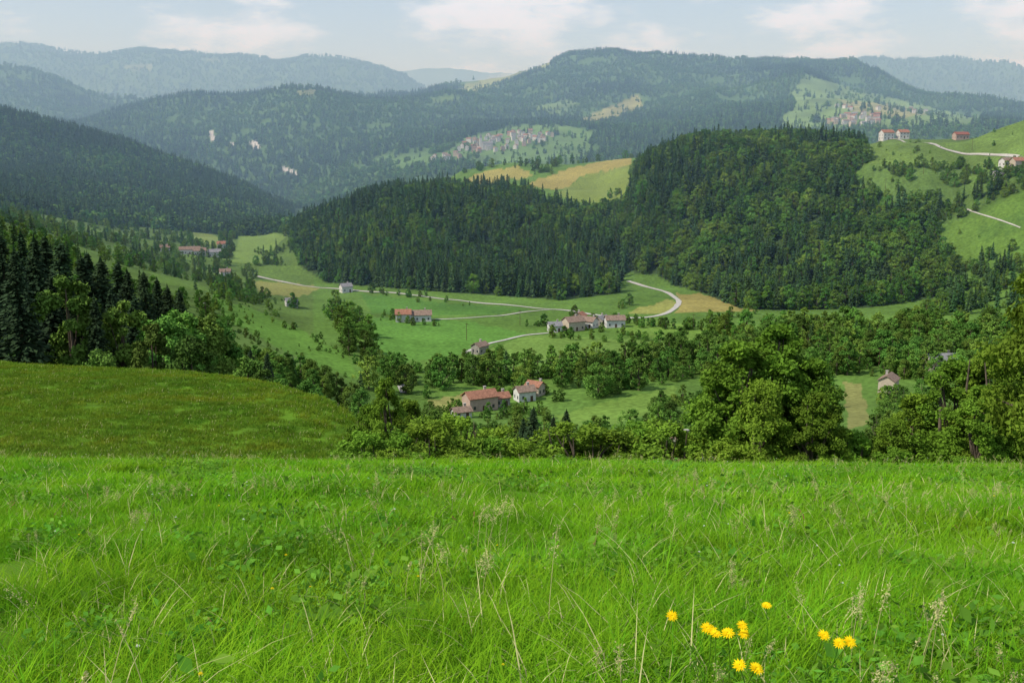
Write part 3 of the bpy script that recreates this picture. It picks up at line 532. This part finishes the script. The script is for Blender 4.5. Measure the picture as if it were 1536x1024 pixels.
hs('stone_cottage',1332,588,9,7,6,1.0,1,3,200,500); hs('farmhouse',1412,556,16,9,6,.1,1,2,200,500); hs('stone_cottage',1025,676,5,4,3,.4,2,3,100,260)
hs('ridge_house',1330,200,13,10,8,.2,0,0,600,1150); hs('ridge_house',1354,201,11,10,6.5,.1,0,0,600,1150); hs('ridge_barn',1441,204,15,9,5,.1,3,1,600,1150)
hs('ridge_house',1528,252,12,9,6,.1,1,0,500,1100); hs('ridge_house',1508,250,8,8,5,.3,0,3,500,1100); hs('ridge_house',1495,266,8,7,3,.3,0,2,500,1100)
def village(poly,n,seed,name):
    r=random.Random(seed); us=[p[0] for p in poly]; vs=[p[1] for p in poly]; k=0; done=[]
    while k<n:
        u=r.uniform(min(us),max(us)); v=r.uniform(min(vs),max(vs))
        if not inpoly(np.array([u]),np.array([v]),poly)[0]: continue
        p=hit(u,v,2100,3300)
        if any((p[0]-d[0])**2+(p[1]-d[1])**2<300 for d in done): k+=.05; continue
        done.append(p); k+=1
        house(name,(p[0],p[1],p[2]+1),r.uniform(9,15),r.uniform(8,10),r.uniform(6,9),r.uniform(-.5,.5)+r.choice([0,1.57]),M_walls[r.choice([0,0,0,0,1,3])],M_roofs[r.choice([0,3,0,3,2])])
village([(680,226),(700,214),(740,204),(790,198),(832,198),(828,208),(800,218),(750,228),(700,230)],60,1,'village_house')
village([(640,238),(690,232),(690,240),(645,242)],8,5,'village_house')
village([(1240,186),(1270,174),(1320,174),(1318,186),(1280,190)],26,2,'village_house')
village([(1230,150),(1420,170),(1420,180),(1240,165)],7,3,'village_house')
p=hit(731,224,2100,3300); e=house('village_church',(p[0],p[1],p[2]+1),26,14,14,.2,M_walls[0],M_roofs[2])
v,q,_=boxv(-19,-13.2,-3,3,-2,26); addo('bell_tower',mesh_np('bell_tower',v,q,mats=[M_walls[0]]),parent=e)
addo('spire',mesh_np('spire',[(-19.4,-3.4,26),(-12.8,-3.4,26),(-12.8,3.4,26),(-19.4,3.4,26),(-16.1,0,38)],None,[(0,1,4),(1,2,4),(2,3,4),(3,0,4)],mats=[M_roofs[2]]),parent=e)
r2=[]
for _ in range(80): r2.append(hit(random.uniform(670,880),random.uniform(198,240),2100,3300))
for _ in range(120): r2.append(hit(random.uniform(1190,1440),random.uniform(125,190),2100,3500))
scatter_multi('village_trees',farT,'village_tree',np.array(r2),.3,.8)
# ------------------------------------------------------------------ roads
def road(name,pts,w,y0=200,y1=1500,lift=.25):
    P=np.array([hit(u,v,y0,y1) for u,v in pts]); d=np.r_[0,np.cumsum(np.linalg.norm(np.diff(P[:,:2],axis=0),axis=1))]
    s=np.arange(0,d[-1],3.); X=np.interp(s,d,P[:,0]);Y=np.interp(s,d,P[:,1]); k=np.ones(9)/9
    if len(s)>12:
        X=np.convolve(np.pad(X,4,'edge'),k,'valid'); Y=np.convolve(np.pad(Y,4,'edge'),k,'valid')
    tx=np.gradient(X);ty=np.gradient(Y);l=np.hypot(tx,ty);nx=-ty/l;ny=tx/l; vs=[]
    ww=w*(1+.3*(vn(s/9,s*0,91)-.5))
    for f in (-.5,-.17,.17,.5): 
        xx=X+nx*ww*f;yy=Y+ny*ww*f; vs.append(np.stack([xx,yy,H(xx,yy)+lift],1))
    v=np.stack(vs,1).reshape(-1,3); i=np.arange(len(s)-1)[:,None]*4
    q=np.concatenate([i+[j,j+1,j+5,j+4] for j in range(3)]); addo(name,mesh_np(name,v,q,mats=[M_road]))
road('valley_road',[(380,413),(440,425),(500,433),(560,438),(650,447),(740,456),(830,464),(900,474),(950,479),(990,474),(1012,464),(1020,452),(1005,440),(970,430),(935,419)],3.6,500,900)
road('farm_track',[(640,479),(700,478),(770,471),(835,464)],2.0,450,800)
road('farm_track',[(690,532),(730,516),(790,502),(850,497)],2.4,350,700)
road('ridge_road',[(1310,203),(1350,209),(1400,220),(1460,230),(1536,238)],3.,600,1150,.5)
road('hill_path',[(1445,312),(1480,325),(1536,345)],1.0,500,1100,.35)
road('hill_path',[(298,445),(315,462)],2.5,300,700)
road('hill_path',[(600,575),(606,590)],3,250,500)
pm=comb([(*tube([(0,0,-1),(0,0,9)],[.14,.1],6),0),boxv(-.9,.9,-.06,.06,8.3,8.45),boxv(-.75,-.67,-.04,.04,8.45,8.7),boxv(.67,.75,-.04,.04,8.45,8.7)])
PM=mesh_np('pole',pm[0],pm[1],mats=[M_wood]); pp=[]
for u,v in [(1240,548),(1318,552),(700,510),(780,488),(540,505),(1328,285),(1385,262),(1120,505),(1040,495),(1458,225)]:
    p=hit(u,v,200,1100); addo('utility_pole',PM,p,.3); pp.append(p)
P=[]
for s_ in (-.7,.7):
    a=pp[0]+[s_,0,8.7]; b=pp[1]+[s_,0,8.7]; P.append((*tube([a+(b-a)*f-[0,0,4*f*(1-f)*1.2] for f in np.linspace(0,1,12)],[.03]*12,4),0))
v,q,_=comb(P); addo('power_line',mesh_np('power_line',v,q,mats=[M_wood]))
# ------------------------------------------------------------------ haze volume
v,q,_=boxv(-14000,14000,520,17500,-500,1000)
mh=bpy.data.materials.new('haze'); mh.use_nodes=True; N=mh.node_tree.nodes; N.remove(N['Principled BSDF'])
vs=N.new('ShaderNodeVolumeScatter'); vs.inputs['Color'].default_value=(.42,.68,1,1); vs.inputs['Density'].default_value=1.9e-4; vs.inputs['Anisotropy'].default_value=0
mh.node_tree.links.new(vs.outputs[0],N['Material Output'].inputs['Volume'])
addo('atmospheric_haze',mesh_np('atmospheric_haze',v,q,mats=[mh]))
# ------------------------------------------------------------------ sun, sky, camera
EL=math.radians(48); AZ=math.radians(-108)
sd=np.array([math.sin(AZ)*math.cos(EL),math.cos(AZ)*math.cos(EL),math.sin(EL)])
l=bpy.data.lights.new('sun','SUN'); l.energy=5.0; l.angle=math.radians(.6); l.color=(1,.94,.82); lo=bpy.data.objects.new('sun',l); sc.collection.objects.link(lo)
lo.rotation_euler=Vector(sd).to_track_quat('Z','Y').to_euler()
w=bpy.data.worlds.new('World'); sc.world=w; w.use_nodes=True; N=w.node_tree.nodes; L=w.node_tree.links
bg=N['Background']; bg.inputs[1].default_value=.15
sk=N.new('ShaderNodeTexSky'); sk.sky_type='NISHITA'; sk.sun_disc=False; sk.sun_elevation=EL; sk.sun_rotation=AZ; sk.altitude=900; sk.dust_density=.4; sk.ozone_density=3; sk.air_density=1.
ve=N.new('ShaderNodeMix'); ve.data_type='RGBA'; ve.inputs['Factor'].default_value=.3; ve.inputs['B'].default_value=(5.0,5.9,7.8,1); L.new(sk.outputs[0],ve.inputs['A'])
tc=N.new('ShaderNodeTexCoord'); mp=N.new('ShaderNodeMapping'); mp.inputs['Scale'].default_value=(7,7,20); mp.inputs['Location'].default_value=(1.7,.3,.4)
no=N.new('ShaderNodeTexNoise'); no.inputs['Scale'].default_value=1.; no.inputs['Detail'].default_value=10; no.inputs['Roughness'].default_value=.58
L.new(tc.outputs['Generated'],mp.inputs[0]); L.new(mp.outputs[0],no.inputs['Vector'])
cr=N.new('ShaderNodeMapRange'); cr.inputs[1].default_value=.46; cr.inputs[2].default_value=.65; cr.inputs[4].default_value=.95; cr.interpolation_type='SMOOTHSTEP'; L.new(no.outputs['Fac'],cr.inputs[0])
c2=N.new('ShaderNodeMapRange'); c2.inputs[1].default_value=.56; c2.inputs[2].default_value=.74; L.new(no.outputs['Fac'],c2.inputs[0])
mc=N.new('ShaderNodeMix'); mc.data_type='RGBA'; mc.inputs['A'].default_value=(7.8,8.4,10.2,1); mc.inputs['B'].default_value=(5.4,6.0,7.8,1); L.new(c2.outputs[0],mc.inputs['Factor'])
mx=N.new('ShaderNodeMix'); mx.data_type='RGBA'; L.new(mc.outputs['Result'],mx.inputs['B']); L.new(cr.outputs[0],mx.inputs['Factor']); L.new(ve.outputs['Result'],mx.inputs['A']); L.new(mx.outputs['Result'],bg.inputs[0])
cam=bpy.data.cameras.new('camera'); co=bpy.data.objects.new('camera',cam); sc.collection.objects.link(co); sc.camera=co
cam.sensor_width=36; cam.lens=F/1536*36; cam.clip_end=40000; cam.clip_start=.1; co.rotation_euler=(math.pi/2-PIT,0,0)
sc.view_settings.view_transform='Standard'; sc.view_settings.look='None'; sc.view_settings.exposure=0
